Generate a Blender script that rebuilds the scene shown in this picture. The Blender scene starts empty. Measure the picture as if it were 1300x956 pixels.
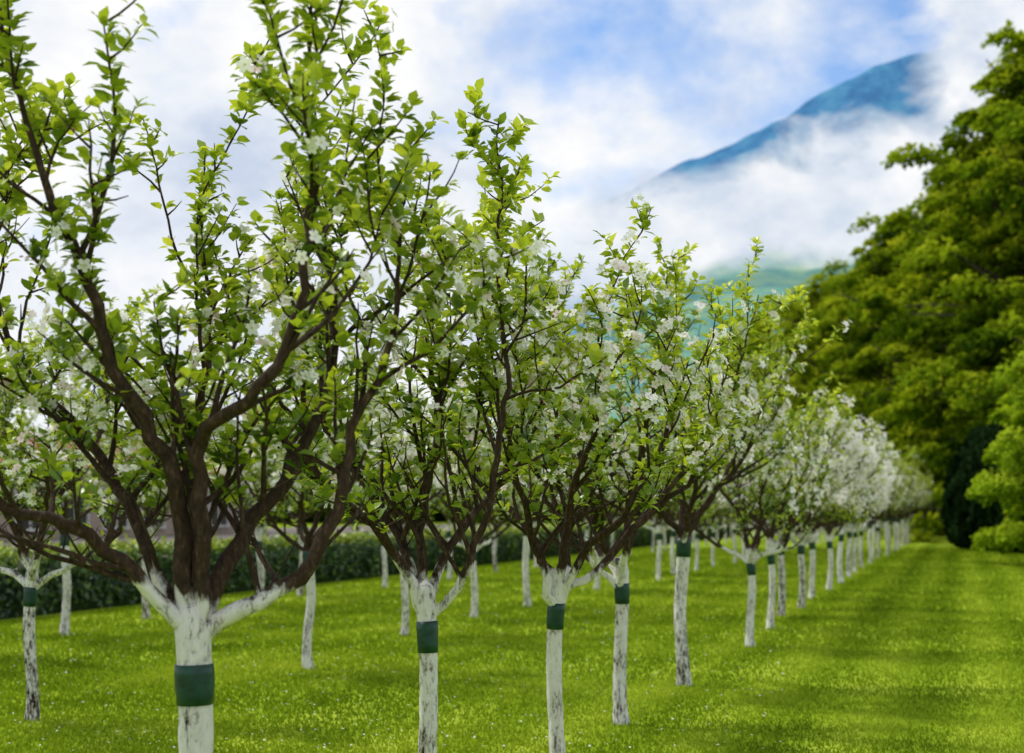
import bpy, math, random
import numpy as np
from mathutils import noise as mnoise, Vector

YAW = math.radians(17.53)
CY, SY = math.cos(YAW), math.sin(YAW)
def world(r, d):
    """lateral / forward metres measured along the viewing path -> world XY"""
    return (r*CY - d*SY, r*SY + d*CY)

scene = bpy.context.scene
scene.view_settings.view_transform = 'Standard'
scene.view_settings.look = 'None'
scene.view_settings.exposure = 0
COL = scene.collection

# ------------------------------------------------------------------ helpers
class Builder:
    def __init__(s):
        s.v=[]; s.t=[]; s.f=[]; s.n=0
    def add(s, verts, faces, mat=0, tint=None):
        verts=np.asarray(verts,float).reshape(-1,3)
        k=len(verts)
        if tint is None: tint=np.full(k,.5)
        s.v.append(verts); s.t.append(np.asarray(tint,float).reshape(-1))
        for fa in faces:
            fa=np.asarray(fa,int)
            if len(fa): s.f.append((fa+s.n, mat))
        s.n+=k
    def mesh(s, name, mats, smooth=True):
        me=bpy.data.meshes.new(name)
        V=np.concatenate(s.v); T=np.concatenate(s.t)
        loops=np.concatenate([f.reshape(-1) for f,_ in s.f])
        sizes=np.concatenate([np.full(len(f),f.shape[1]) for f,_ in s.f])
        mi=np.concatenate([np.full(len(f),m) for f,m in s.f])
        starts=np.concatenate([[0],np.cumsum(sizes)[:-1]])
        me.vertices.add(len(V)); me.vertices.foreach_set('co',V.astype(np.float32).ravel())
        me.loops.add(len(loops)); me.loops.foreach_set('vertex_index',loops.astype(np.int32))
        me.polygons.add(len(sizes))
        me.polygons.foreach_set('loop_start',starts.astype(np.int32))
        me.polygons.foreach_set('loop_total',sizes.astype(np.int32))
        me.polygons.foreach_set('material_index',mi.astype(np.int32))
        me.polygons.foreach_set('use_smooth',np.full(len(sizes),smooth))
        a=me.attributes.new('tint','FLOAT','POINT'); a.data.foreach_set('value',T.astype(np.float32))
        for m in mats: me.materials.append(m)
        me.update(calc_edges=True); me.validate()
        return me

def put(name, me, loc=(0,0,0), rot=0, sc=1, parent=None):
    o=bpy.data.objects.new(name,me); COL.objects.link(o)
    o.location=loc; o.rotation_euler=(0,0,rot)
    o.scale=(sc,sc,sc) if not hasattr(sc,'__len__') else sc
    if parent: o.parent=parent
    return o

def norm(a): return a/np.maximum(np.linalg.norm(a,axis=-1,keepdims=True),1e-9)

def frames(fwd, up):
    Y=norm(fwd); X=norm(np.cross(Y,up)); Z=np.cross(X,Y)
    return np.stack([X,Y,Z],axis=-1)

def scatter(B, tv, tfs, pos, R, sc, mat, tint):
    tv=np.asarray(tv,float); n=len(tv); k=len(pos)
    if k==0: return
    sc=np.asarray(sc,float)
    if sc.ndim==1: sc=np.repeat(sc[:,None],3,1)
    V=np.einsum('kij,knj->kni',R,tv[None]*sc[:,None,:])+pos[:,None,:]
    off=(np.arange(k)*n)[:,None,None]
    faces=[(np.asarray(tf)[None]+off).reshape(-1,len(tf[0])) for tf in tfs]
    B.add(V.reshape(-1,3),faces,mat,np.repeat(tint,n))

LEAF_V=[(0,0,0),(-.23,.24,.07),(0,.3,.01),(.23,.24,.07),(-.26,.6,.05),(0,.63,-.03),(.26,.6,.05),(0,1,-.16)]
LEAF_F=[[(0,2,1),(0,3,2),(4,5,7),(5,6,7)],[(1,2,5,4),(2,3,6,5)]]
SPRAY_V=[(-.35,0,0),(.35,0,.04),(.5,.5,.1),(-.42,.55,.0),(.22,1,-.16),(-.3,1.0,-.2)]
SPRAY_F=[[(0,1,2,3),(3,2,4,5)]]
fl=[];ft=[];fq=[]
for i in range(5):
    a=i*2*math.pi/5; c,s_=math.cos(a),math.sin(a); b=len(fl)
    for (x,y,z) in [(0,.05,0),(-.36,.5,.16),(-.24,.98,.2),(.24,.98,.17),(.36,.5,.13)]:
        fl.append((x*c-y*s_,x*s_+y*c,z))
    ft.append((b,b+4,b+1)); fq.append((b+1,b+4,b+3,b+2))
FLOWER_V=fl; FLOWER_F=[ft,fq]
STAM_V=[(.13,0,.08),(-.07,.12,.08),(-.07,-.12,.08),(0,0,.26)]
STAM_F=[[(0,1,3),(1,2,3),(2,0,3)]]
BUD_V=[(.3,0,0),(-.15,.26,0),(-.15,-.26,0),(.3,0,.5),(-.15,.26,.5),(-.15,-.26,.5),(0,0,.95),(0,0,-.3)]
BUD_F=[[(3,4,6),(4,5,6),(5,3,6),(1,0,7),(2,1,7),(0,2,7)],[(0,1,4,3),(1,2,5,4),(2,0,3,5)]]

def tube(B, P, Rr, sides, mat, rng=None, rough=0.0, tint=.5, capend=True):
    P=np.asarray(P,float); n=len(P)
    T=np.gradient(P,axis=0); T=norm(T)
    ref=np.array([1.,0,0]) if abs(T[0][0])<.8 else np.array([0,1.,0])
    verts=[]
    ang=np.arange(sides)*2*math.pi/sides
    for i in range(n):
        X=ref-T[i]*np.dot(ref,T[i]); X/=np.linalg.norm(X); ref=X
        Y=np.cross(T[i],X)
        rr=np.full(sides,Rr[i])
        if rough: rr=rr*(1+rng.uniform(-rough,rough,sides))
        verts.append(P[i]+rr[:,None]*(np.cos(ang)[:,None]*X+np.sin(ang)[:,None]*Y))
    V=np.concatenate(verts)
    f=[]
    for i in range(n-1):
        for j in range(sides):
            a=i*sides+j; b=i*sides+(j+1)%sides
            f.append((a,b,b+sides,a+sides))
    fs=[f]
    if capend:
        V=np.vstack([V,P[-1]+T[-1]*Rr[-1]]); k=len(V)-1; o=(n-1)*sides
        fs.append([(o+j,o+(j+1)%sides,k) for j in range(sides)])
    B.add(V,fs,mat,np.full(len(V),tint))

# ------------------------------------------------------------------ materials
def mat_new(name):
    m=bpy.data.materials.new(name); m.use_nodes=True
    nt=m.node_tree; nt.nodes.clear()
    out=nt.nodes.new('ShaderNodeOutputMaterial')
    return m,nt,out
def N(nt,t,**kw):
    n=nt.nodes.new(t)
    for k,v in kw.items():
        if k.startswith('_'): setattr(n,k[1:],v)
        else: n.inputs[k.replace('__',' ')].default_value=v
    return n
def ramp(nt,stops,interp='LINEAR'):
    r=nt.nodes.new('ShaderNodeValToRGB'); cr=r.color_ramp; cr.interpolation=interp
    while len(cr.elements)<len(stops): cr.elements.new(.5)
    for e,(p,c) in zip(cr.elements,stops):
        e.position=p; e.color=(*c,1) if len(c)==3 else c
    return r
def mth(nt,op,a,b=None,c=None,clamp=False):
    n=nt.nodes.new('ShaderNodeMath'); n.operation=op; n.use_clamp=clamp
    for i,x in enumerate((a,b,c)):
        if x is None: continue
        if isinstance(x,(int,float)): n.inputs[i].default_value=x
        else: nt.links.new(x,n.inputs[i])
    return n.outputs[0]

def foliage_mat(name, stops, trans=.35, rough=.5, gloss=.06, objvar=0.0, tcol=(1.2,1.25,.5)):
    m,nt,out=mat_new(name); L=nt.links.new
    at=N(nt,'ShaderNodeAttribute',_attribute_name='tint')
    fac=at.outputs['Fac']
    if objvar:
        oi=nt.nodes.new('ShaderNodeObjectInfo')
        fac=mth(nt,'ADD',fac,mth(nt,'MULTIPLY',mth(nt,'SUBTRACT',oi.outputs['Random'],.5),objvar))
    r=ramp(nt,stops); L(fac,r.inputs[0])
    d=N(nt,'ShaderNodeBsdfDiffuse'); L(r.outputs[0],d.inputs[0])
    t=N(nt,'ShaderNodeBsdfTranslucent')
    mul=nt.nodes.new('ShaderNodeMix'); mul.data_type='RGBA'; mul.blend_type='MULTIPLY'; mul.inputs[0].default_value=1
    L(r.outputs[0],mul.inputs[6]); mul.inputs[7].default_value=(*tcol,1); L(mul.outputs[2],t.inputs[0])
    mx=N(nt,'ShaderNodeMixShader',Fac=trans); L(d.outputs[0],mx.inputs[1]); L(t.outputs[0],mx.inputs[2])
    if gloss:
        g=N(nt,'ShaderNodeBsdfGlossy',Roughness=rough); g.inputs[0].default_value=(.9,.95,1,1)
        m2=N(nt,'ShaderNodeMixShader',Fac=gloss); L(mx.outputs[0],m2.inputs[1]); L(g.outputs[0],m2.inputs[2]); mx=m2
    L(mx.outputs[0],out.inputs[0])
    return m

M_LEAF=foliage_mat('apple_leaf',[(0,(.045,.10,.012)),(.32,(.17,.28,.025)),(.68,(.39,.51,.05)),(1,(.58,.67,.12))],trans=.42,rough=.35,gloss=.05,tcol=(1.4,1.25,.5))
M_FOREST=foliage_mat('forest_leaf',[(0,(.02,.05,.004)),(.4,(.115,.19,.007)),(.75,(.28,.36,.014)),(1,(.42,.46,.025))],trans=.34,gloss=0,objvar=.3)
M_LIGHTTREE=foliage_mat('young_leaf',[(0,(.12,.22,.01)),(.5,(.30,.42,.02)),(1,(.47,.56,.04))],trans=.38,gloss=0)
M_THUJA=foliage_mat('thuja_leaf',[(0,(.005,.014,.006)),(1,(.020,.044,.012))],trans=.1,gloss=0)
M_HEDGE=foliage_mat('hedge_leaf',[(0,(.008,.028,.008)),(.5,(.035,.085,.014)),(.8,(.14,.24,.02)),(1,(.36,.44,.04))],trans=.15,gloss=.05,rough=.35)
M_GRASSB=foliage_mat('grass_blade',[(0,(.10,.175,.010)),(.5,(.22,.32,.018)),(1,(.39,.48,.05))],trans=.35,gloss=0,tcol=(1.2,1.15,.5))

def simple(name,col,rough=.7,noise=None,spec=.3,emit=None):
    m,nt,out=mat_new(name); L=nt.links.new
    p=N(nt,'ShaderNodeBsdfPrincipled'); p.inputs['Roughness'].default_value=rough
    p.inputs['Specular IOR Level'].default_value=spec
    p.inputs['Base Color'].default_value=(*col,1)
    if noise:
        sc,c2=noise
        tc=nt.nodes.new('ShaderNodeTexCoord')
        nz=N(nt,'ShaderNodeTexNoise',Scale=sc,Detail=6); L(tc.outputs['Object'],nz.inputs['Vector'])
        r=ramp(nt,[(.35,col),(.7,c2)]); L(nz.outputs[0],r.inputs[0]); L(r.outputs[0],p.inputs['Base Color'])
        b=N(nt,'ShaderNodeBump',Strength=.3,Distance=.02); L(nz.outputs[0],b.inputs['Height']); L(b.outputs[0],p.inputs['Normal'])
    L(p.outputs[0],out.inputs[0]); return m

def petal_mat():
    m,nt,out=mat_new('petal'); L=nt.links.new
    at=N(nt,'ShaderNodeAttribute',_attribute_name='tint')
    r=ramp(nt,[(0,(.90,.72,.76)),(.2,(.93,.91,.92)),(1,(.95,.95,.94))]); L(at.outputs['Fac'],r.inputs[0])
    d=N(nt,'ShaderNodeBsdfDiffuse'); t=N(nt,'ShaderNodeBsdfTranslucent')
    L(r.outputs[0],d.inputs[0]); L(r.outputs[0],t.inputs[0])
    mx=N(nt,'ShaderNodeMixShader',Fac=.3); L(d.outputs[0],mx.inputs[1]); L(t.outputs[0],mx.inputs[2]); L(mx.outputs[0],out.inputs[0])
    return m
M_PETAL=petal_mat()
M_STAM=simple('stamen',(.65,.5,.12))
M_BUD=simple('pink_bud',(.65,.16,.24),.5)

def bark_mat():
    m,nt,out=mat_new('whitewashed_bark'); L=nt.links.new
    tc=nt.nodes.new('ShaderNodeTexCoord'); sep=nt.nodes.new('ShaderNodeSeparateXYZ'); L(tc.outputs['Object'],sep.inputs[0])
    mp=nt.nodes.new('ShaderNodeMapping'); mp.inputs['Scale'].default_value=(1,1,.4); L(tc.outputs['Object'],mp.inputs[0])
    n1=N(nt,'ShaderNodeTexNoise',Scale=42,Detail=8,Roughness=.68); L(mp.outputs[0],n1.inputs['Vector'])
    n2=N(nt,'ShaderNodeTexNoise',Scale=8,Detail=5,Roughness=.6); L(mp.outputs[0],n2.inputs['Vector'])
    oi=nt.nodes.new('ShaderNodeObjectInfo')
    bark=ramp(nt,[(.3,(.014,.009,.006)),(.55,(.06,.036,.025)),(.75,(.17,.115,.08))]); L(n1.outputs[0],bark.inputs[0])
    wash=ramp(nt,[(.25,(.36,.34,.31)),(.42,(.62,.60,.57)),(.55,(.79,.78,.77)),(.8,(.85,.84,.83))])
    L(mth(nt,'ADD',mth(nt,'MULTIPLY',n2.outputs[0],.6),mth(nt,'MULTIPLY',n1.outputs[0],.4)),wash.inputs[0])
    h=mth(nt,'ADD',1.225,mth(nt,'MULTIPLY',oi.outputs['Random'],.12))
    h=mth(nt,'ADD',h,mth(nt,'MULTIPLY',mth(nt,'SUBTRACT',n2.outputs[0],.5),.6))
    e=mth(nt,'MULTIPLY',mth(nt,'SUBTRACT',h,sep.outputs[2]),18,clamp=True)
    foot=mth(nt,'MULTIPLY',mth(nt,'SUBTRACT',.5,sep.outputs[2]),.08)
    foot=mth(nt,'MAXIMUM',foot,0.0)
    foot=mth(nt,'ADD',foot,mth(nt,'MULTIPLY',mth(nt,'POWER',oi.outputs['Random'],3.0),.07))
    fl_=mth(nt,'MULTIPLY',mth(nt,'SUBTRACT',mth(nt,'ADD',mth(nt,'MULTIPLY',n1.outputs[0],.6),mth(nt,'MULTIPLY',n2.outputs[0],.4)),mth(nt,'ADD',foot,.35)),9,clamp=True)
    fac=mth(nt,'MULTIPLY',e,fl_)
    mix=nt.nodes.new('ShaderNodeMix'); mix.data_type='RGBA'; L(fac,mix.inputs[0]); L(bark.outputs[0],mix.inputs[6]); L(wash.outputs[0],mix.inputs[7])
    p=N(nt,'ShaderNodeBsdfPrincipled'); p.inputs['Roughness'].default_value=.85; p.inputs['Specular IOR Level'].default_value=.2
    L(mix.outputs[2],p.inputs['Base Color'])
    b=N(nt,'ShaderNodeBump',Strength=1.0,Distance=.018); L(n1.outputs[0],b.inputs['Height']); L(b.outputs[0],p.inputs['Normal'])
    L(p.outputs[0],out.inputs[0]); return m
M_BARK=bark_mat()
M_BAND=simple('green_tree_band',(.002,.026,.018),.4,noise=(18,(.004,.06,.036)),spec=.4)
M_DBARK=simple('forest_bark',(.03,.022,.015),.9,noise=(5,(.09,.07,.05)))
APPLE_MATS=[M_BARK,M_BAND,M_LEAF,M_PETAL,M_STAM,M_BUD]

# ------------------------------------------------------------------ apple tree
def walk(rng,p,d,length,step,up,jit):
    pts=[p.copy()]; n=max(2,int(length/step))
    for i in range(n):
        d=d+np.array([0,0,up])+rng.normal(0,jit,3); d=d/np.linalg.norm(d)
        p=p+d*(length/n); pts.append(p.copy())
    return np.array(pts)

def resample(pts,step):
    pts=np.asarray(pts,float)
    P=np.vstack([2*pts[0]-pts[1],pts,2*pts[-1]-pts[-2]]); out=[]
    for i in range(1,len(P)-2):
        L=np.linalg.norm(P[i+1]-P[i]); k=max(1,int(round(L/step)))
        for j in range(k):
            t=j/k
            out.append(.5*((2*P[i])+(-P[i-1]+P[i+1])*t+(2*P[i-1]-5*P[i]+4*P[i+1]-P[i+2])*t*t+(-P[i-1]+3*P[i]-3*P[i+1]+P[i+2])*t**3))
    out.append(P[-2]); return np.array(out)

def apple_mesh(seed, limbs=None, nl=6, tr=.062, band=.97, H=3.6, R=1.2, flowers=90, leafd=1.0, lean=0.03, bandh=.155, extra=0, clump=1, zmin=1.45, fork=1.14, droop=0):
    rng=np.random.default_rng(seed); B=Builder()
    tz=np.array([-.08,0,.12,.35,.6,.8,band-bandh/2,band,band+bandh/2,fork-.01,fork+.08])
    tz=np.sort(tz)
    off=np.array([lean*math.sin(seed*1.7+z*2.2)*min(z,1)*max(0,1.2-z) for z in tz]); off2=np.array([lean*math.cos(seed*2.3+z*2.6)*min(z,1)*max(0,1.2-z) for z in tz])
    TP=np.stack([off,off2,tz],1)
    tr_r=tr*np.array([1.55 if z<0 else 1.3 if z<.05 else 1.08 if z<.2 else 1.0 if z<.9 else 1.05 if z<1.1 else 1.1 for z in tz])
    tr_r[-1]*=.8
    P=resample(TP,.045); zr=np.interp(P[:,2],tz,tr_r)
    tube(B,P,zr,14,0,rng,.06)
    zs=np.linspace(band-bandh/2,band+bandh/2,5)
    bp=np.stack([np.interp(zs,P[:,2],P[:,0]),np.interp(zs,P[:,2],P[:,1]),zs],1)
    br=np.interp(zs,P[:,2],zr)*1.03+.004
    bp=np.vstack([bp[:1],bp,bp[-1:]]); br=np.concatenate([[tr*.8],br,[tr*.8]])
    tube(B,bp,br,20,1,rng,.02,capend=False)
    br_list=[]
    if limbs is None: limbs=[]
    for L in limbs:
        br_list.append(resample([(r,f,z) for (r,z,f) in L],.09))
    n=nl if not len(limbs) else extra
    a0=rng.uniform(0,6.28)
    for i in range(n):
        az=a0+i*2*math.pi/max(n,1)+rng.normal(0,.25)
        el=math.radians(rng.uniform(38,68)); z0=fork+rng.uniform(-.16,.08)
        d=np.array([math.cos(az)*math.cos(el),math.sin(az)*math.cos(el),math.sin(el)])
        p=np.array([0,0,z0])+d*.01
        Ltot=rng.uniform(1.8,2.5)*H/3.6*(.75+.25*R/1.2)
        pts=[p]; m=int(Ltot/.1); e1=rng.uniform(38,58)
        for k in range(m):
            t=k/m
            e2=math.radians(np.interp(t,[0,.18,.5,1],[math.degrees(el),e1,62,84]))
            hor=np.array([math.cos(az),math.sin(az),0])
            tgt=hor*math.cos(e2)+np.array([0,0,math.sin(e2)])
            d=d*.55+tgt*.45+rng.normal(0,.14,3); d/=np.linalg.norm(d)
            p=p+d*.1
            if p[2]>H: break
            pts.append(p)
        br_list.append(np.array(pts))
    sites=[];sd=[]
    def add_sites(P,start,step):
        L=np.linalg.norm(np.diff(P,axis=0),axis=1); c=np.concatenate([[0],np.cumsum(L)]); tot=c[-1]
        s=np.arange(start*tot,tot+.001,step/leafd)
        s=s+rng.uniform(-.01,.01,len(s)); s=np.clip(s,0,tot)
        if len(s)==0: s=np.array([tot])
        q=np.stack([np.interp(s,c,P[:,k]) for k in range(3)],1)
        dd=norm(np.stack([np.interp(np.minimum(s+.02,tot),c,P[:,k])-np.interp(np.maximum(s-.02,0),c,P[:,k]) for k in range(3)],1))
        sites.append(q); sd.append(dd)
    for bi_,P in enumerate(br_list):
        P[1:]+=rng.normal(0,.009,P[1:].shape)
        m=len(P); t=np.linspace(0,1,m)
        r0=tr*rng.uniform(.42,.58)
        rad=r0*(1-t)**1.1+.0045
        rad[0]*=1.2
        tube(B,P,rad,9,0,rng,.09)
        L=np.linalg.norm(np.diff(P,axis=0),axis=1); c=np.concatenate([[0],np.cumsum(L)]); tot=c[-1]
        add_sites(P,.6,.05)
        s=rng.uniform(.25,.4)
        while s<tot:
            q=np.array([np.interp(s,c,P[:,k]) for k in range(3)]); rr=np.interp(s,c,rad)
            i=min(np.searchsorted(c,s),m-1); ax=norm(P[i]-P[max(i-1,0)])
            az=rng.uniform(0,6.28); el=rng.uniform(.0,.95)
            if droop and s<tot*.45 and rng.random()<droop: el=rng.uniform(-.35,.25)
            side=np.array([math.cos(az)*math.cos(el),math.sin(az)*math.cos(el),math.sin(el)])
            d=norm(side*.85+ax*.45)
            room=max(.35,(H-q[2])/(H-1.2))
            ln=rng.uniform(.35,1.0)*(.45+.6*room)
            if rng.random()<.15: ln*=1.25
            S=walk(rng,q,d,ln,.075,.09,.13)
            bad=(np.hypot(S[:,0],S[:,1])>R*1.1)|(S[:,2]>H+.06)
            if bad.any():
                cut=max(3,int(np.argmax(bad)))
                S=S[:cut]
            ln=np.linalg.norm(np.diff(S,axis=0),axis=1).sum()
            r1=min(rr*.55,.0125)*(.6+.4*ln)
            sr=r1*(1-np.linspace(0,1,len(S)))**.8+.0024
            tube(B,S,sr,6,0,rng,.06)
            add_sites(S,.25,.05)
            sl=ln; u=rng.uniform(.06,.13)
            while u<sl:
                k=u/sl*(len(S)-1); i0=min(int(k),len(S)-2); fr=k-i0
                qq=S[i0]*(1-fr)+S[i0+1]*fr
                ax2=norm(S[i0+1]-S[i0]+1e-6)
                az=rng.uniform(0,6.28); el=rng.uniform(-.3,1.0)
                sdv=np.array([math.cos(az)*math.cos(el),math.sin(az)*math.cos(el),math.sin(el)])
                top=(qq[2]-1.5)/(H-1.5)
                l2=rng.uniform(.05,.22)+(.2*rng.random() if (top>.5 and rng.random()<.4) else 0)
                W=walk(rng,qq,norm(sdv*.9+ax2*.4),l2,.06,.14,.09)
                tube(B,W,.0036*(1-np.linspace(0,1,len(W)))+.0018,4,0)
                add_sites(W,.35,.06)
                u+=rng.uniform(.09,.18)
            s+=rng.uniform(.08,.18)
    S=np.concatenate(sites); D=np.concatenate(sd)
    nz=np.array([mnoise.noise(Vector((p[0]*2.6+seed,p[1]*2.6,p[2]*2.6))) for p in S])
    rr_=np.hypot(S[:,0],S[:,1])/R
    pk=np.clip(.9+nz*1.9,.28,1)
    pk*=np.where((rr_<.5)&(S[:,2]<2.1),.6,1)
    pk=np.where(S[:,2]>H-.55,1,pk)
    keep=(S[:,2]>zmin+rng.random(len(S))*.35)&(rng.random(len(S))<pk); S=S[keep];D=D[keep]
    nper=rng.integers(3,8,len(S)); idx=np.repeat(np.arange(len(S)),nper); k=len(idx)
    ax=norm(D[idx]*.7+np.array([0,0,.5])+rng.normal(0,.15,(k,3)))
    ref=norm(np.cross(ax,rng.normal(0,1,(k,3))+1e-3))
    tilt=rng.uniform(.45,1.5,k)[:,None]
    ld=norm(ax*np.cos(tilt)+ref*np.sin(tilt)+np.array([0,0,-.05]))
    up=norm(ax+np.array([0,0,.9])+rng.normal(0,.35,(k,3)))
    Rm=frames(ld,up)
    size=rng.uniform(.042,.078,k)
    pos=S[idx]+ld*.012+rng.normal(0,.006,(k,3))
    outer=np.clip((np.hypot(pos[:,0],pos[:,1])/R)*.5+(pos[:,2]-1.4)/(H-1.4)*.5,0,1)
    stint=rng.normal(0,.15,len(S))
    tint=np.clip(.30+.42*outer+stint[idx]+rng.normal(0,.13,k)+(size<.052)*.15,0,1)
    scv=np.stack([size*rng.uniform(.95,1.3,k),size,size],1)
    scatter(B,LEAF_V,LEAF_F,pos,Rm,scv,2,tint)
    ok=np.where((S[:,2]>1.5))[0]
    w=(np.exp(-((S[ok,2]-2.25)/.55)**2)+.05)*(.3+np.hypot(S[ok,0],S[ok,1])/R)**1.3; w/=w.sum()
    fc=rng.choice(ok,min(flowers,len(ok)),replace=False,p=w)
    nf=rng.integers(3,7,len(fc))*clump; fi=np.repeat(fc,nf); k=len(fi)
    oc=norm(np.stack([S[fi,0],S[fi,1],np.full(k,.45)],1))
    outw=norm(oc+rng.normal(0,.5,(k,3)))
    pos=S[fi]+oc*.025*(clump)+outw*rng.uniform(.03,.06,k)[:,None]*(1+.35*(clump-1))+rng.normal(0,.018*clump**.7,(k,3))
    Rm=frames(norm(np.cross(outw,rng.normal(0,1,(k,3)))),outw)
    fs=rng.uniform(.021,.032,k)
    scatter(B,FLOWER_V,FLOWER_F,pos,Rm,fs,3,rng.random(k))
    scatter(B,STAM_V,STAM_F,pos,Rm,fs,4,rng.random(k))
    nb=len(fc)
    bi=rng.choice(ok,nb,p=w); bd=norm(D[bi]+rng.normal(0,.5,(nb,3)))
    scatter(B,BUD_V,BUD_F,S[bi]+bd*.03,frames(norm(np.cross(bd,rng.normal(0,1,(nb,3)))),bd),rng.uniform(.009,.014,nb),5,rng.random(nb))
    me=B.mesh('apple_tree_mesh',APPLE_MATS)
    return me,k,len(idx)

limbs1=[ # (lateral, height, depth) metres
 [(0,1.12,0),(-.1,1.24,-.03),(-.2,1.36,-.08),(-.36,1.5,-.16),(-.56,1.6,-.26),(-.75,1.72,-.34),(-.93,1.96,-.4),(-1.12,2.4,-.42),(-1.22,2.9,-.4)],
 [(0,1.14,0),(-.12,1.30,.05),(-.3,1.62,.2),(-.52,1.9,.38),(-.82,2.2,.5),(-.98,2.6,.55),(-1.02,3.15,.6)],
 [(-.02,1.15,0),(-.04,1.42,-.02),(-.06,1.72,-.06),(-.16,1.95,-.12),(-.26,2.14,-.18),(-.33,2.45,-.24),(-.5,2.85,-.25),(-.62,3.3,-.3),(-.66,3.6,-.3)],
 [(.02,1.15,0),(.045,1.45,-.05),(.05,1.86,-.12),(.14,1.94,-.2),(.27,2.0,-.28),(.4,2.2,-.32),(.47,2.5,-.36),(.52,2.85,-.34),(.5,3.2,-.38),(.54,3.6,-.36)],
 [(.02,1.12,0),(.1,1.17,0),(.26,1.25,.02),(.4,1.34,.04),(.5,1.5,.06),(.56,1.7,.1),(.61,1.92,.1),(.74,2.2,.1),(.78,2.6,.14),(.72,2.9,.16)],
 [(.02,1.15,0),(.08,1.32,.06),(.2,1.56,.16),(.34,1.76,.26),(.45,2.04,.34),(.5,2.4,.42),(.42,2.9,.5),(.4,3.3,.52)],
 [(0,1.14,0),(-.03,1.3,.1),(-.08,1.6,.35),(-.14,1.95,.62),(-.12,2.4,.85),(-.2,3.0,.95)],
]
limbs2=[
 [(0,1.06,0),(-.05,1.15,0),(-.12,1.33,-.04),(-.22,1.5,-.1),(-.32,1.6,-.18),(-.44,1.7,-.26),(-.54,1.9,-.34),(-.56,2.2,-.4),(-.6,2.7,-.42),(-.52,3.0,-.45)],
 [(0,1.06,0),(.08,1.12,0),(.16,1.2,-.02),(.25,1.42,-.05),(.33,1.66,-.08),(.37,1.96,-.1),(.41,2.3,-.12),(.36,2.7,-.15),(.38,3.1,-.18),(.35,3.5,-.2)],
 [(0,1.1,0),(-.01,1.3,.05),(-.02,1.6,.12),(.05,2.0,.2),(.0,2.5,.3),(.07,2.9,.34),(.05,3.15,.36)],
 [(0,1.1,0),(.06,1.3,.1),(.25,1.6,.3),(.5,1.9,.5),(.62,2.3,.62),(.62,2.6,.7)],
 [(0,1.1,0),(-.12,1.4,.15),(-.35,1.75,.4),(-.6,2.1,.55),(-.7,2.5,.62),(-.66,2.8,.66)],
]
near=[ (-2.83,4.87,dict(seed=11,limbs=limbs1,tr=.066,H=3.62,R=1.3,flowers=210,leafd=1.1,band=.93,zmin=1.5),YAW),
       (-2.55,6.64,dict(seed=22,limbs=limbs2,tr=.046,H=3.3,R=.95,flowers=240,lean=.05,leafd=1.15,zmin=1.45),YAW),
       (-2.30,8.19,dict(seed=35,nl=6,tr=.046,H=3.3,R=1.0,flowers=230,lean=.06,leafd=1.05),.4),
       (-2.465,10.55,dict(seed=41,nl=6,tr=.05,H=3.55,R=1.2,flowers=220,lean=.05,leafd=1.05),1.9)]
for x,y,kw,rot in near:
    me,kf,kl=apple_mesh(**kw)
    put('apple_tree',me,(x,y,0),rot)
variants=[apple_mesh(seed=51,nl=5,tr=.052,band=1.2,flowers=240,lean=.12,fork=1.3,zmin=1.4,droop=.5)[0],
          apple_mesh(seed=62,nl=6,tr=.05,flowers=280,lean=.08,zmin=1.3,droop=.5)[0],
          apple_mesh(seed=73,nl=6,tr=.052,band=1.0,flowers=430,lean=.07,leafd=.95,clump=3,zmin=1.3,droop=.5,fork=1.1)[0],
          apple_mesh(seed=84,nl=5,tr=.05,flowers=260,lean=.1,leafd=.95,H=3.4,clump=2,zmin=1.3,droop=.6,fork=1.2)[0]]
R_=random.Random(5)
spots=[(-2.456,13.07,0),(-2.41,17.07,1),(-2.51,19.76,3),(-2.64,22.1,2),(-2.54,24.05,2),(-2.64,26.75,2)]
y=29.6
while y<150:
    spots.append((-2.6+R_.uniform(-.12,.12),y,R_.choice([2,2,3]) if y<40 else R_.choice([0,1,3]) if y<60 else R_.choice([0,0,1]))); y+=R_.uniform(2.6,3.1)
spots+=[(-6.87,9.4,1),(-6.4,13.3,0),(-6.9,17.2,3),(-7.05,20.4,1),(-6.96,22.9,0),(-7.1,28.2,3),(-6.7,32.5,1)]
y=35.4
while y<140:
    spots.append((-6.8+R_.uniform(-.15,.15),y,R_.choice([0,1,2,3]))); y+=R_.uniform(2.7,3.2)
spots+=[(-11.4,13,1),(-11.2,16,0),(-11.6,18.6,1),(-11.3,21.6,3),(-11.9,24.4,0),(-11.6,27.8,1),(-11.5,31.5,3),(-11.7,35.6,0)]
y=38.6
while y<130:
    spots.append((-11.5+R_.uniform(-.15,.15),y,R_.choice([0,1,2,3]))); y+=R_.uniform(2.7,3.4)
for (x,y,v) in spots:
    s=R_.uniform(.92,1.07)
    put('apple_tree',variants[v],(x,y,0),R_.uniform(0,6.28),(s*R_.uniform(.93,1.1),s*R_.uniform(.93,1.1),s))

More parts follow.
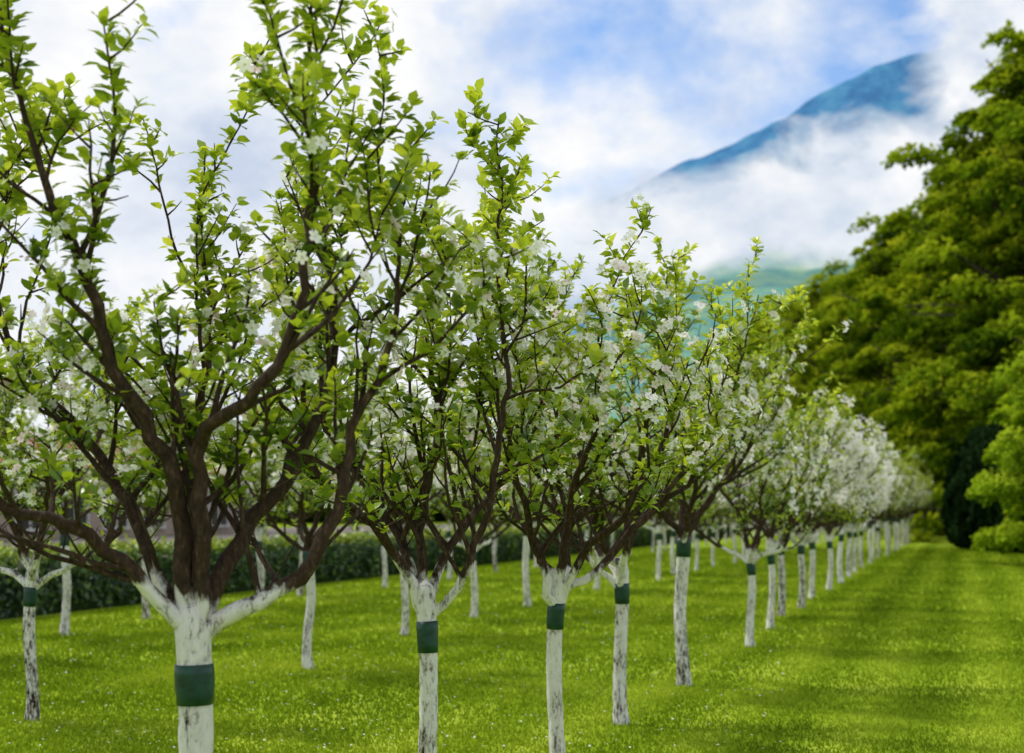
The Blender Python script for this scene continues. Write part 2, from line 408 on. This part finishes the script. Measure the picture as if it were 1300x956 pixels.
# ------------------------------------------------------------------ ground, lawn
def ground_mat():
    m,nt,out=mat_new('lawn_ground'); L=nt.links.new
    tc=nt.nodes.new('ShaderNodeTexCoord')
    n1=N(nt,'ShaderNodeTexNoise',Scale=.35,Detail=5,Roughness=.6); L(tc.outputs['Object'],n1.inputs['Vector'])
    n2=N(nt,'ShaderNodeTexNoise',Scale=14,Detail=6,Roughness=.7); L(tc.outputs['Object'],n2.inputs['Vector'])
    sep=nt.nodes.new('ShaderNodeSeparateXYZ'); L(tc.outputs['Object'],sep.inputs[0])
    st=mth(nt,'SINE',mth(nt,'ADD',mth(nt,'MULTIPLY',sep.outputs[0],6.4),mth(nt,'MULTIPLY',n1.outputs[0],1.2)))
    st2=mth(nt,'SINE',mth(nt,'ADD',mth(nt,'MULTIPLY',sep.outputs[1],1.3),mth(nt,'MULTIPLY',n1.outputs[0],4)))
    f=mth(nt,'ADD',mth(nt,'ADD',mth(nt,'MULTIPLY',n1.outputs[0],.6),mth(nt,'MULTIPLY',n2.outputs[0],.4)),mth(nt,'ADD',mth(nt,'MULTIPLY',st,.06),mth(nt,'MULTIPLY',st2,.035)))
    r=ramp(nt,[(.32,(.11,.185,.010)),(.5,(.22,.32,.018)),(.68,(.37,.46,.05))]); L(f,r.inputs[0])
    d=N(nt,'ShaderNodeBsdfDiffuse'); L(r.outputs[0],d.inputs[0])
    b=N(nt,'ShaderNodeBump',Strength=.6,Distance=.03); L(n2.outputs[0],b.inputs['Height']); L(b.outputs[0],d.inputs['Normal'])
    L(d.outputs[0],out.inputs[0]); return m
B=Builder()
xs=np.concatenate([[-6000,-2000,-600,-200],np.linspace(-100,60,33),[200,600,2000,6000]])
ys=np.concatenate([[-300,-50],np.linspace(-10,200,43),[400,900,2000,7000]])
V=[];
for yy in ys:
    for xx in xs:
        z=.03*mnoise.noise(Vector((xx*.12,yy*.12,0))) if abs(xx)<100 and 0<yy<200 else 0
        V.append((xx,yy,z-.03))
nx=len(xs)
F=[(j*nx+i,j*nx+i+1,(j+1)*nx+i+1,(j+1)*nx+i) for j in range(len(ys)-1) for i in range(nx-1)]
B.add(V,[F]); put('ground',B.mesh('ground',[ground_mat()]))
rng=np.random.default_rng(3)
n=240000
u=rng.random(n); d=8.3*(60/8.3)**u
r=rng.uniform(-.44,.44,n)*d
X=r*CY-d*SY; Y=r*SY+d*CY
ok=X>-13.3; X=X[ok];Y=Y[ok];d=d[ok]; n=len(X)
GB=Builder()
sz=.022+.001*d; h=sz*rng.uniform(.6,1.5,n); wd=.0045+.0006*d
az=rng.uniform(0,6.28,n); lean=rng.uniform(.1,.9,n)
dirv=np.stack([np.cos(az)*lean,np.sin(az)*lean,np.ones(n)],1); side=np.stack([-np.sin(az+.6),np.cos(az+.6),np.zeros(n)],1)
base=np.stack([X,Y,np.full(n,-.03)],1)
V=np.stack([base-side*wd[:,None],base+side*wd[:,None],base+dirv*h[:,None]],1).reshape(-1,3)
patch=np.array([mnoise.fractal(Vector((a*.5,b*.5,0)),1.0,2.0,4) for a,b in zip(X,Y)])
stripe=np.sin(X*6.4+.5*np.sin(Y*.3))*.17*np.clip(X+3.5,.25,1)
t=np.repeat(np.clip(.48+.38*patch+stripe+rng.normal(0,.15,n),0,1),3)
GB.add(V,[np.arange(n*3).reshape(-1,3)],0,t)
put('lawn_grass',GB.mesh('lawn_grass',[M_GRASSB],smooth=False))
n=1500; d=9*(40/9)**rng.random(n); r=rng.uniform(-.42,.2,n)*d
pos=np.stack([r*CY-d*SY,r*SY+d*CY,rng.uniform(.0,.02,n)],1)
upv=norm(np.array([0,0,1.])+rng.normal(0,.3,(n,3)))
DB=Builder(); scatter(DB,FLOWER_V,FLOWER_F,pos,frames(norm(np.cross(upv,rng.normal(0,1,(n,3)))),upv),rng.uniform(.006,.011,n),0,rng.random(n))
put('fallen_petals',DB.mesh('fallen_petals',[M_PETAL]))

# ------------------------------------------------------------------ laurel hedge
HB=Builder(); rng=np.random.default_rng(8)
x0,w,hh=-14.1,.55,.94
ysh=np.linspace(4,95,183); prof=[(-1,0),(-1.02,.35),(-.98,.75),(-.7,.93),(0,.97),(.7,.93),(.98,.75),(1.02,.35),(1,0)]
V=[];
for yy in ysh:
    for (a,b) in prof:
        k=1+.14*mnoise.noise(Vector((a*2,yy*.9,b*2)))
        V.append((x0+a*w*.84*k,yy,b*hh*.88*k-.05))
m=len(prof); F=[(j*m+i,j*m+i+1,(j+1)*m+i+1,(j+1)*m+i) for j in range(len(ysh)-1) for i in range(m-1)]
HB.add(V,[F],0,np.full(len(V),.02))
n=70000; yy=4+91*rng.random(n)**1.35; a=rng.uniform(-.1,math.pi*.8,n)
bx=np.cos(a); bz=np.abs(np.sin(a))
bump=np.array([mnoise.noise(Vector((p*1.3,q*2,0)))+.6*mnoise.noise(Vector((p*4,q*4,3))) for p,q in zip(yy,a)])
fx=np.sign(bx)*np.abs(bx)**.5; fz=bz**.55
pos=np.stack([x0+fx*w*(1+.16*bump),yy,fz*hh*(1+.12*bump)+rng.normal(0,.025,n)+(rng.random(n)<.08)*bz*.1],1)
nor=norm(np.stack([bx,np.zeros(n),bz],1)+rng.normal(0,.5,(n,3)))
ldir=norm(np.cross(nor,rng.normal(0,1,(n,3)))+np.array([0,0,.45]))
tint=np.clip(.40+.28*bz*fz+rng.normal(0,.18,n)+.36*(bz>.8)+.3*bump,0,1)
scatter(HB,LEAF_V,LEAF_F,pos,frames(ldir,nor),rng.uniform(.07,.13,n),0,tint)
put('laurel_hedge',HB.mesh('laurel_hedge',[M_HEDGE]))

# ------------------------------------------------------------------ forest trees
def big_tree(seed,H=20,R=6,base=2.5,nc=330,per=150,leaf=.2,mat=M_FOREST,flat=.35):
    rng=np.random.default_rng(seed); B=Builder()
    tp=walk(rng,np.array([0,0,-.2]),np.array([0,0,1.]),H*.85,1.0,.3,.04)
    tube(B,tp,np.linspace(H*.018,H*.003,len(tp)),8,1,rng,.05)
    cl=[]
    nb=int(nc/6)
    for i in range(nb):
        t=(i+.5)/nb; z=base+(H-base)*t**1.05*.92
        env=R*max(.14,(math.sin(math.pi*(t*.74+.24)))**.75)
        az=i*2.4+rng.normal(0,.3); ln=env*rng.uniform(.65,1.25)
        el=np.interp(t,[0,1],[.05,.9])
        k=min(len(tp)-1,int(z*.9/H/.85*(len(tp)-1)))
        p0=tp[k].copy()
        Bp=walk(rng,p0,np.array([math.cos(az)*math.cos(el),math.sin(az)*math.cos(el),math.sin(el)]),ln,.8 if R>4 else .3,-.03+.05*t,.09)
        tube(B,Bp,np.linspace(H*.005,.02,len(Bp)),5,1)
        for j in range(6):
            s=1-.8*(j/6)**1.1; q=Bp[min(len(Bp)-1,int(s*(len(Bp)-1)))]
            cl.append(np.concatenate([q+rng.normal(0,.09*R,3)*np.array([1,1,.6]),[az]]))
    cl=np.array(cl)
    k=len(cl)*per; ci=np.repeat(np.arange(len(cl)),per)
    csz=rng.uniform(.6,1.3,len(cl))*R*.15
    v=norm(rng.normal(0,1,(k,3)))*(rng.random(k)**.45)[:,None]
    v[:,2]*=flat
    az=cl[ci,3]; o=np.stack([np.cos(az),np.sin(az)],1)
    pos=cl[ci,:3]+v*csz[ci][:,None]
    rad=(v[:,0]*o[:,0]+v[:,1]*o[:,1])*csz[ci]
    pos[:,2]-=.28*np.maximum(rad,-.3)+.12*np.hypot(v[:,0],v[:,1])**2*csz[ci]
    ldir=norm(np.stack([o[:,0],o[:,1],np.full(k,-.35)],1)+rng.normal(0,.6,(k,3)))
    up=norm(np.array([0,0,1.])+rng.normal(0,.35,(k,3)))
    ctint=rng.normal(0,.13,len(cl))
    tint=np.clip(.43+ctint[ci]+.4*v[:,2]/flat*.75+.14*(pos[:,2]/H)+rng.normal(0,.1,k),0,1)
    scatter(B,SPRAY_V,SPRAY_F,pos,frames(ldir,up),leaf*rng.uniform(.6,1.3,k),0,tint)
    return B.mesh('forest_tree_mesh',[mat,M_DBARK],smooth=False)
FT=[big_tree(1,20,6.2,base=3.2),big_tree(2,20,5.4,base=2.6),big_tree(3,20,6.8,base=3.2)]
forest=[(70,1335,29.5,0),(77,1278,28.0,1),(86,1222,26.4,2),(97,1163,25.8,0),(113,1108,27,1),(136,1060,28.5,2),(163,1014,30.5,0),(192,975,33,1),
        (90,1325,32,2),(99,1265,31,0),(114,1210,31.5,1),(135,1150,31,2),(160,1093,32,1),(190,1040,34,0),(78,1395,28,1),(105,1370,35,2),(66,1415,27,2),
        (150,1210,38,0),(180,1140,37,2),(205,945,30,2),(225,1005,35,1)]
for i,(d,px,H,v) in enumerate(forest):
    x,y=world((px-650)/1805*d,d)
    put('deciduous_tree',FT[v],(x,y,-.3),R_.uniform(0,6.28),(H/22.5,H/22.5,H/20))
yt=big_tree(9,8.4,2.4,base=1.6,nc=420,per=120,leaf=.12,mat=M_LIGHTTREE,flat=.8)
x,y=world(16.4,42); put('young_linden_tree',yt,(x,y,-.1),2.2,1)
def thuja(seed,H=4.8,R=1.25):
    rng=np.random.default_rng(seed); B=Builder(); k=9000
    t=rng.random(k)**.8; az=rng.uniform(0,6.28,k)
    pr=R*np.clip(np.minimum((t+.1)*5,1)*(1-t**3.2)**.8,0.03,1)
    lump=1+.14*np.sin(az*3+t*7+seed)+.1*np.sin(az*7-t*11)
    pos=np.stack([np.cos(az)*pr*lump,np.sin(az)*pr*lump,t*H],1)+rng.normal(0,.07,(k,3))
    ld=norm(np.stack([np.cos(az)*.4,np.sin(az)*.4,np.ones(k)],1)+rng.normal(0,.25,(k,3)))
    up=norm(np.stack([np.cos(az),np.sin(az),np.full(k,.3)],1)+rng.normal(0,.3,(k,3)))
    scatter(B,SPRAY_V,SPRAY_F,pos,frames(ld,up),rng.uniform(.16,.34,k),0,np.clip(rng.normal(.5,.25,k),0,1))
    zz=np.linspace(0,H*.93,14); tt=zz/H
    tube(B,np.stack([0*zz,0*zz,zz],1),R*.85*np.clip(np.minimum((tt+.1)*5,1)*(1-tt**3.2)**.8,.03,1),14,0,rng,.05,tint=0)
    return B.mesh('thuja_mesh',[M_THUJA],smooth=False)
TH=[thuja(1),thuja(2)]
for i in range(10):
    d=59-2.4*i; px=1247+29*i
    x,y=world((px-650)/1805*d,d); put('thuja_tree',TH[i%2],(x,y,-.1),i*1.3,R_.uniform(.88,1.1))

# distant tree line
TB=Builder(); rng=np.random.default_rng(14); pts=[];sz=[]
for i in range(230):
    u=i/229; px=-250+1500*u; d=rng.uniform(165,240)
    rr=(px-650)/1805*d; x,y=world(rr,d); hgt=rng.uniform(5,10)*(1.15 if px<500 else 1)
    for k in range(9):
        pts.append((x+rng.normal(0,2.2),y+rng.normal(0,2),rng.uniform(.08,1)*hgt)); sz.append(rng.uniform(1.2,2.4))
pts=np.array(pts); sz=np.array(sz); per=34; ci=np.repeat(np.arange(len(pts)),per); k=len(ci)
v=norm(rng.normal(0,1,(k,3))); pos=pts[ci]+v*sz[ci][:,None]
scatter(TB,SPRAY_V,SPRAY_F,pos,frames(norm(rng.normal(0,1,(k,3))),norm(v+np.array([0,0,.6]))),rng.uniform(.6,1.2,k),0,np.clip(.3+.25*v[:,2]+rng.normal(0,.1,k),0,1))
put('distant_tree_line',TB.mesh('distant_tree_line',[M_FOREST],smooth=False))

# ------------------------------------------------------------------ paved square, building behind the hedge
def box(B,c,s,mat=0):
    c=np.array(c);s=np.array(s)/2
    v=[c+s*np.array(k) for k in [(-1,-1,-1),(1,-1,-1),(1,1,-1),(-1,1,-1),(-1,-1,1),(1,-1,1),(1,1,1),(-1,1,1)]]
    B.add(v,[[(0,3,2,1),(4,5,6,7),(0,1,5,4),(1,2,6,5),(2,3,7,6),(3,0,4,7)]],mat)
PB=Builder(); box(PB,(-37,70,.0),(42,150,.1)); box(PB,(-16.05,70,.03),(.16,150,.16),1)
put('paved_square',PB.mesh('paved_square',[simple('paving',(.10,.085,.08),.9,noise=(1.5,(.19,.16,.15))),simple('kerb',(.35,.34,.32),.9)],smooth=False))
wall=simple('plaster',(.36,.28,.23),.9,noise=(2,(.45,.37,.32))); roof=simple('red_roof',(.22,.06,.035),.8,noise=(6,(.32,.1,.06))); glass=simple('dark_glass',(.02,.025,.03),.15,spec=.6); frame=simple('white_frame',(.75,.74,.72),.6)
e=bpy.data.objects.new('plaster_building',None); COL.objects.link(e); e.location=(-52,62,0)
def part(nm,fn,mats):
    b=Builder(); fn(b); o=put(nm,b.mesh(nm,mats,smooth=False)); o.parent=e
part('walls',lambda b: box(b,(0,0,2),(10,58,4)),[wall])
def rf(b):
    b.add([(-5.8,-29.8,4.0),(5.8,-29.8,4.0),(5.8,29.8,4.0),(-5.8,29.8,4.0),(0,-25,6.3),(0,25,6.3)],[[(0,1,4),(2,3,5)],[(1,2,5,4),(3,0,4,5)],[(3,2,1,0)]])
part('roof',rf,[roof])
def win(b):
    for i in range(14):
        yy=-26+i*4
        box(b,(5.02,yy,1.75),(.1,2.3,2.3))
part('windows',win,[glass])
def wf(b):
    for i in range(14):
        yy=-26+i*4
        for dy in (-1.2,0,1.2): box(b,(5.08,yy+dy,1.75),(.12,.1,2.34))
        for z in (.55,2.95): box(b,(5.09,yy,z),(.16,2.6,.12))
part('window_frames',wf,[frame])

# ------------------------------------------------------------------ mountains
def slope(name,ridge,dr,df,mat,amp,nu=220,nv=60,seed=0,rough=.5):
    B=Builder(); R=np.array(ridge,float); us=np.linspace(R[0,0],R[-1,0],nu); hs=np.interp(us,R[:,0],R[:,1]); V=[]
    for j in range(nv+8):
        v=j/nv
        for u_,h_ in zip(us,hs):
            if j<=nv:
                d=df+(dr-df)*v; z=h_*v**1.1
            else:
                d=dr+(j-nv)*dr*.03; z=h_*(1-(j-nv)*.09)
            lat=u_*d/dr
            q=Vector((lat*.003,d*.002,seed))
            a=amp*mnoise.fractal(q,1.0,2.1,6)*min(1,v*2)*(1-.75*min(1,v)**6)
            x,y=world(lat,d); V.append((x,y,z+a-5))
    F=[(j*nu+i,j*nu+i+1,(j+1)*nu+i+1,(j+1)*nu+i) for j in range(nv+7) for i in range(nu-1)]
    B.add(V,[F]); put(name,B.mesh(name,[mat]))
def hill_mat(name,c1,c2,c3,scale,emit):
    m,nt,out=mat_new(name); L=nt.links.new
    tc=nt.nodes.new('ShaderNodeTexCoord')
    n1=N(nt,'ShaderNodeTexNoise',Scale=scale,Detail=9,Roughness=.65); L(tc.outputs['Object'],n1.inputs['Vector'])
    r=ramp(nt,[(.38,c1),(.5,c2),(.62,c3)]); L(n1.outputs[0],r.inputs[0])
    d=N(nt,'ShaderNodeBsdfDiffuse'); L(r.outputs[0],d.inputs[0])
    em=N(nt,'ShaderNodeEmission',Strength=1.0); em.inputs[0].default_value=(*emit,1)  # aerial haze painted as an even glow over the slope colour
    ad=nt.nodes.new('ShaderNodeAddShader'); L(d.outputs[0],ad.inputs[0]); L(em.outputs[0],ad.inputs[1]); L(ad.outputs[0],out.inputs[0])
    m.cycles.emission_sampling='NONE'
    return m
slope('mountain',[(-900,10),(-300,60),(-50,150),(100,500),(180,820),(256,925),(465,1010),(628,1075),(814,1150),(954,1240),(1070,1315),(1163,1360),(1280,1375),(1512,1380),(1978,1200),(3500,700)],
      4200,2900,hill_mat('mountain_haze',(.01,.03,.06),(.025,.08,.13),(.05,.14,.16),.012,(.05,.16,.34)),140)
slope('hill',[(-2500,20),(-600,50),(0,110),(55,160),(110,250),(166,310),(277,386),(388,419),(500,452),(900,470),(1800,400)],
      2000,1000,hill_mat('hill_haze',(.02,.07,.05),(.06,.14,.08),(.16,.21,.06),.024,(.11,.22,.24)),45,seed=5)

# ------------------------------------------------------------------ clouds lying on the mountain
def cloud_mat(seed,scale,thr,soft,kx=5,ky=2.6):
    m,nt,out=mat_new('cloud_vapour'); L=nt.links.new
    uv=nt.nodes.new('ShaderNodeTexCoord'); sep=nt.nodes.new('ShaderNodeSeparateXYZ'); L(uv.outputs['UV'],sep.inputs[0])
    mp=nt.nodes.new('ShaderNodeMapping'); mp.inputs['Location'].default_value=(seed,seed*.7,0); mp.inputs['Scale'].default_value=(scale,scale,scale*1.5); L(uv.outputs['Object'],mp.inputs[0])
    n1=N(nt,'ShaderNodeTexNoise',Scale=1.3,Detail=7,Roughness=.58,Distortion=.4); L(mp.outputs[0],n1.inputs['Vector'])
    n2=N(nt,'ShaderNodeTexNoise',Scale=1.6,Detail=5,Roughness=.55); L(mp.outputs[0],n2.inputs['Vector'])
    def bell(s,k):
        a=mth(nt,'MULTIPLY',s,k,clamp=True); b=mth(nt,'MULTIPLY',mth(nt,'SUBTRACT',1,s),k,clamp=True); return mth(nt,'MULTIPLY',a,b)
    env=mth(nt,'MULTIPLY',bell(sep.outputs[0],kx),bell(sep.outputs[1],ky))
    a=mth(nt,'ADD',mth(nt,'MULTIPLY',env,1.2),mth(nt,'MULTIPLY',mth(nt,'SUBTRACT',n1.outputs[0],.5),2.2))
    al=mth(nt,'MULTIPLY',mth(nt,'SUBTRACT',a,thr),1/soft,clamp=True)
    al=mth(nt,'MULTIPLY',al,mth(nt,'MULTIPLY',env,6,clamp=True))
    c=ramp(nt,[(.34,(.66,.74,.86)),(.5,(.84,.88,.94)),(.64,(.98,.99,1.0))]); L(n2.outputs[0],c.inputs[0])
    e=N(nt,'ShaderNodeEmission',Strength=1); L(c.outputs[0],e.inputs[0]); t=nt.nodes.new('ShaderNodeBsdfTransparent')  # cloud sheet glows by itself; its sunlit white is painted as emission
    mx=nt.nodes.new('ShaderNodeMixShader'); L(al,mx.inputs[0]); L(t.outputs[0],mx.inputs[1]); L(e.outputs[0],mx.inputs[2]); L(mx.outputs[0],out.inputs[0])
    m.cycles.emission_sampling='NONE'
    return m
def cloud(top,bot,d,mat):
    top=np.array(top,float);bot=np.array(bot,float)
    nu,nv=60,14; us=np.linspace(top[0,0],top[-1,0],nu); V=[];UV=[]
    for j in range(nv+1):
        v=j/nv
        for i,u_ in enumerate(us):
            zt=np.interp(u_,top[:,0],top[:,1]); zb=np.interp(u_,bot[:,0],bot[:,1])
            dd=d+60*math.sin(v*3)*-1+40*mnoise.noise(Vector((u_*.004,v*2,d)))
            x,y=world(u_,dd); V.append((x,y,zb+(zt-zb)*v)); UV.append((i/(nu-1),v))
    B=Builder(); B.add(V,[[(j*nu+i,j*nu+i+1,(j+1)*nu+i+1,(j+1)*nu+i) for j in range(nv) for i in range(nu-1)]])
    me=B.mesh('cloud',[mat]); l=me.uv_layers.new(name='UVMap')
    vi=np.zeros(len(me.loops),np.int32); me.loops.foreach_get('vertex_index',vi); l.data.foreach_set('uv',np.array(UV,np.float32)[vi].ravel())
    put('cloud_bank',me)
cloud([(-500,480),(0,480),(130,455),(243,465),(340,495),(485,555),(600,620),(800,650),(1100,600)],
      [(-500,60),(0,150),(130,200),(243,240),(340,240),(485,235),(600,240),(800,250),(1100,250)],1750,cloud_mat(3,.0056,.38,.65))
cloud([(400,590),(490,670),(600,710),(1000,720)],[(400,440),(490,430),(600,410),(1000,380)],1710,cloud_mat(9,.0075,.32,.7,ky=3))

# ------------------------------------------------------------------ world
w=bpy.data.worlds.new('World'); scene.world=w; w.use_nodes=True; nt=w.node_tree; nt.nodes.clear(); L=nt.links.new
SUN_EL=math.radians(56); SUN_AZ=math.radians(-75)
sky=nt.nodes.new('ShaderNodeTexSky'); sky.sky_type='NISHITA'; sky.sun_disc=False; sky.sun_elevation=SUN_EL; sky.sun_rotation=SUN_AZ; sky.air_density=1.0; sky.dust_density=.3
bg1=N(nt,'ShaderNodeBackground',Strength=.15)
tn=nt.nodes.new('ShaderNodeMix'); tn.data_type='RGBA'; tn.blend_type='MULTIPLY'; tn.inputs[0].default_value=1; tn.inputs[7].default_value=(.9,1.0,1.15,1)
L(sky.outputs[0],tn.inputs[6]); L(tn.outputs[2],bg1.inputs[0])
tc=nt.nodes.new('ShaderNodeTexCoord')
mp=nt.nodes.new('ShaderNodeMapping'); mp.inputs['Scale'].default_value=(1,1,1.5); mp.inputs['Location'].default_value=(.87,.35,.1); L(tc.outputs['Generated'],mp.inputs[0])
n1=N(nt,'ShaderNodeTexNoise',Scale=8,Detail=7,Roughness=.58,Distortion=.12); L(mp.outputs[0],n1.inputs['Vector'])
n2=N(nt,'ShaderNodeTexNoise',Scale=6.5,Detail=6,Roughness=.58); L(mp.outputs[0],n2.inputs['Vector'])
dp=nt.nodes.new('ShaderNodeVectorMath'); dp.operation='DOT_PRODUCT'; L(tc.outputs['Generated'],dp.inputs[0]); dp.inputs[1].default_value=(-.10,.93,.35)
gap=mth(nt,'MULTIPLY',mth(nt,'SUBTRACT',dp.outputs['Value'],.955),1/.04,clamp=True)
cov=mth(nt,'SUBTRACT',mth(nt,'ADD',n1.outputs[0],.2),mth(nt,'MULTIPLY',gap,.24))
cm=mth(nt,'MULTIPLY',mth(nt,'SUBTRACT',cov,.37),4.0,clamp=True)
cc=ramp(nt,[(.36,(.60,.68,.83)),(.48,(.82,.87,.95)),(.6,(1,1,1.0))]); L(n2.outputs[0],cc.inputs[0])
bg2=N(nt,'ShaderNodeBackground',Strength=1.0); L(cc.outputs[0],bg2.inputs[0])
mx=nt.nodes.new('ShaderNodeMixShader'); L(cm,mx.inputs[0]); L(bg1.outputs[0],mx.inputs[1]); L(bg2.outputs[0],mx.inputs[2])
wo=nt.nodes.new('ShaderNodeOutputWorld'); L(mx.outputs[0],wo.inputs[0])

sl=bpy.data.lights.new('sun','SUN'); sl.energy=2.9; sl.angle=math.radians(6); sl.color=(1,.95,.86)
so=bpy.data.objects.new('sun',sl); COL.objects.link(so)
sd=Vector((math.sin(SUN_AZ)*math.cos(SUN_EL),math.cos(SUN_AZ)*math.cos(SUN_EL),math.sin(SUN_EL)))
so.rotation_euler=sd.to_track_quat('Z','Y').to_euler()

# ------------------------------------------------------------------ camera
cd=bpy.data.cameras.new('camera'); cam=bpy.data.objects.new('camera',cd); COL.objects.link(cam)
cam.location=(0,0,1.6); cam.rotation_euler=(math.radians(90),0,YAW)
cd.lens=50; cd.sensor_width=36; cd.shift_y=170/1300; cd.clip_end=20000; cd.clip_start=.1
cd.dof.use_dof=True; cd.dof.focus_distance=7.4; cd.dof.aperture_fstop=2.1
scene.camera=cam
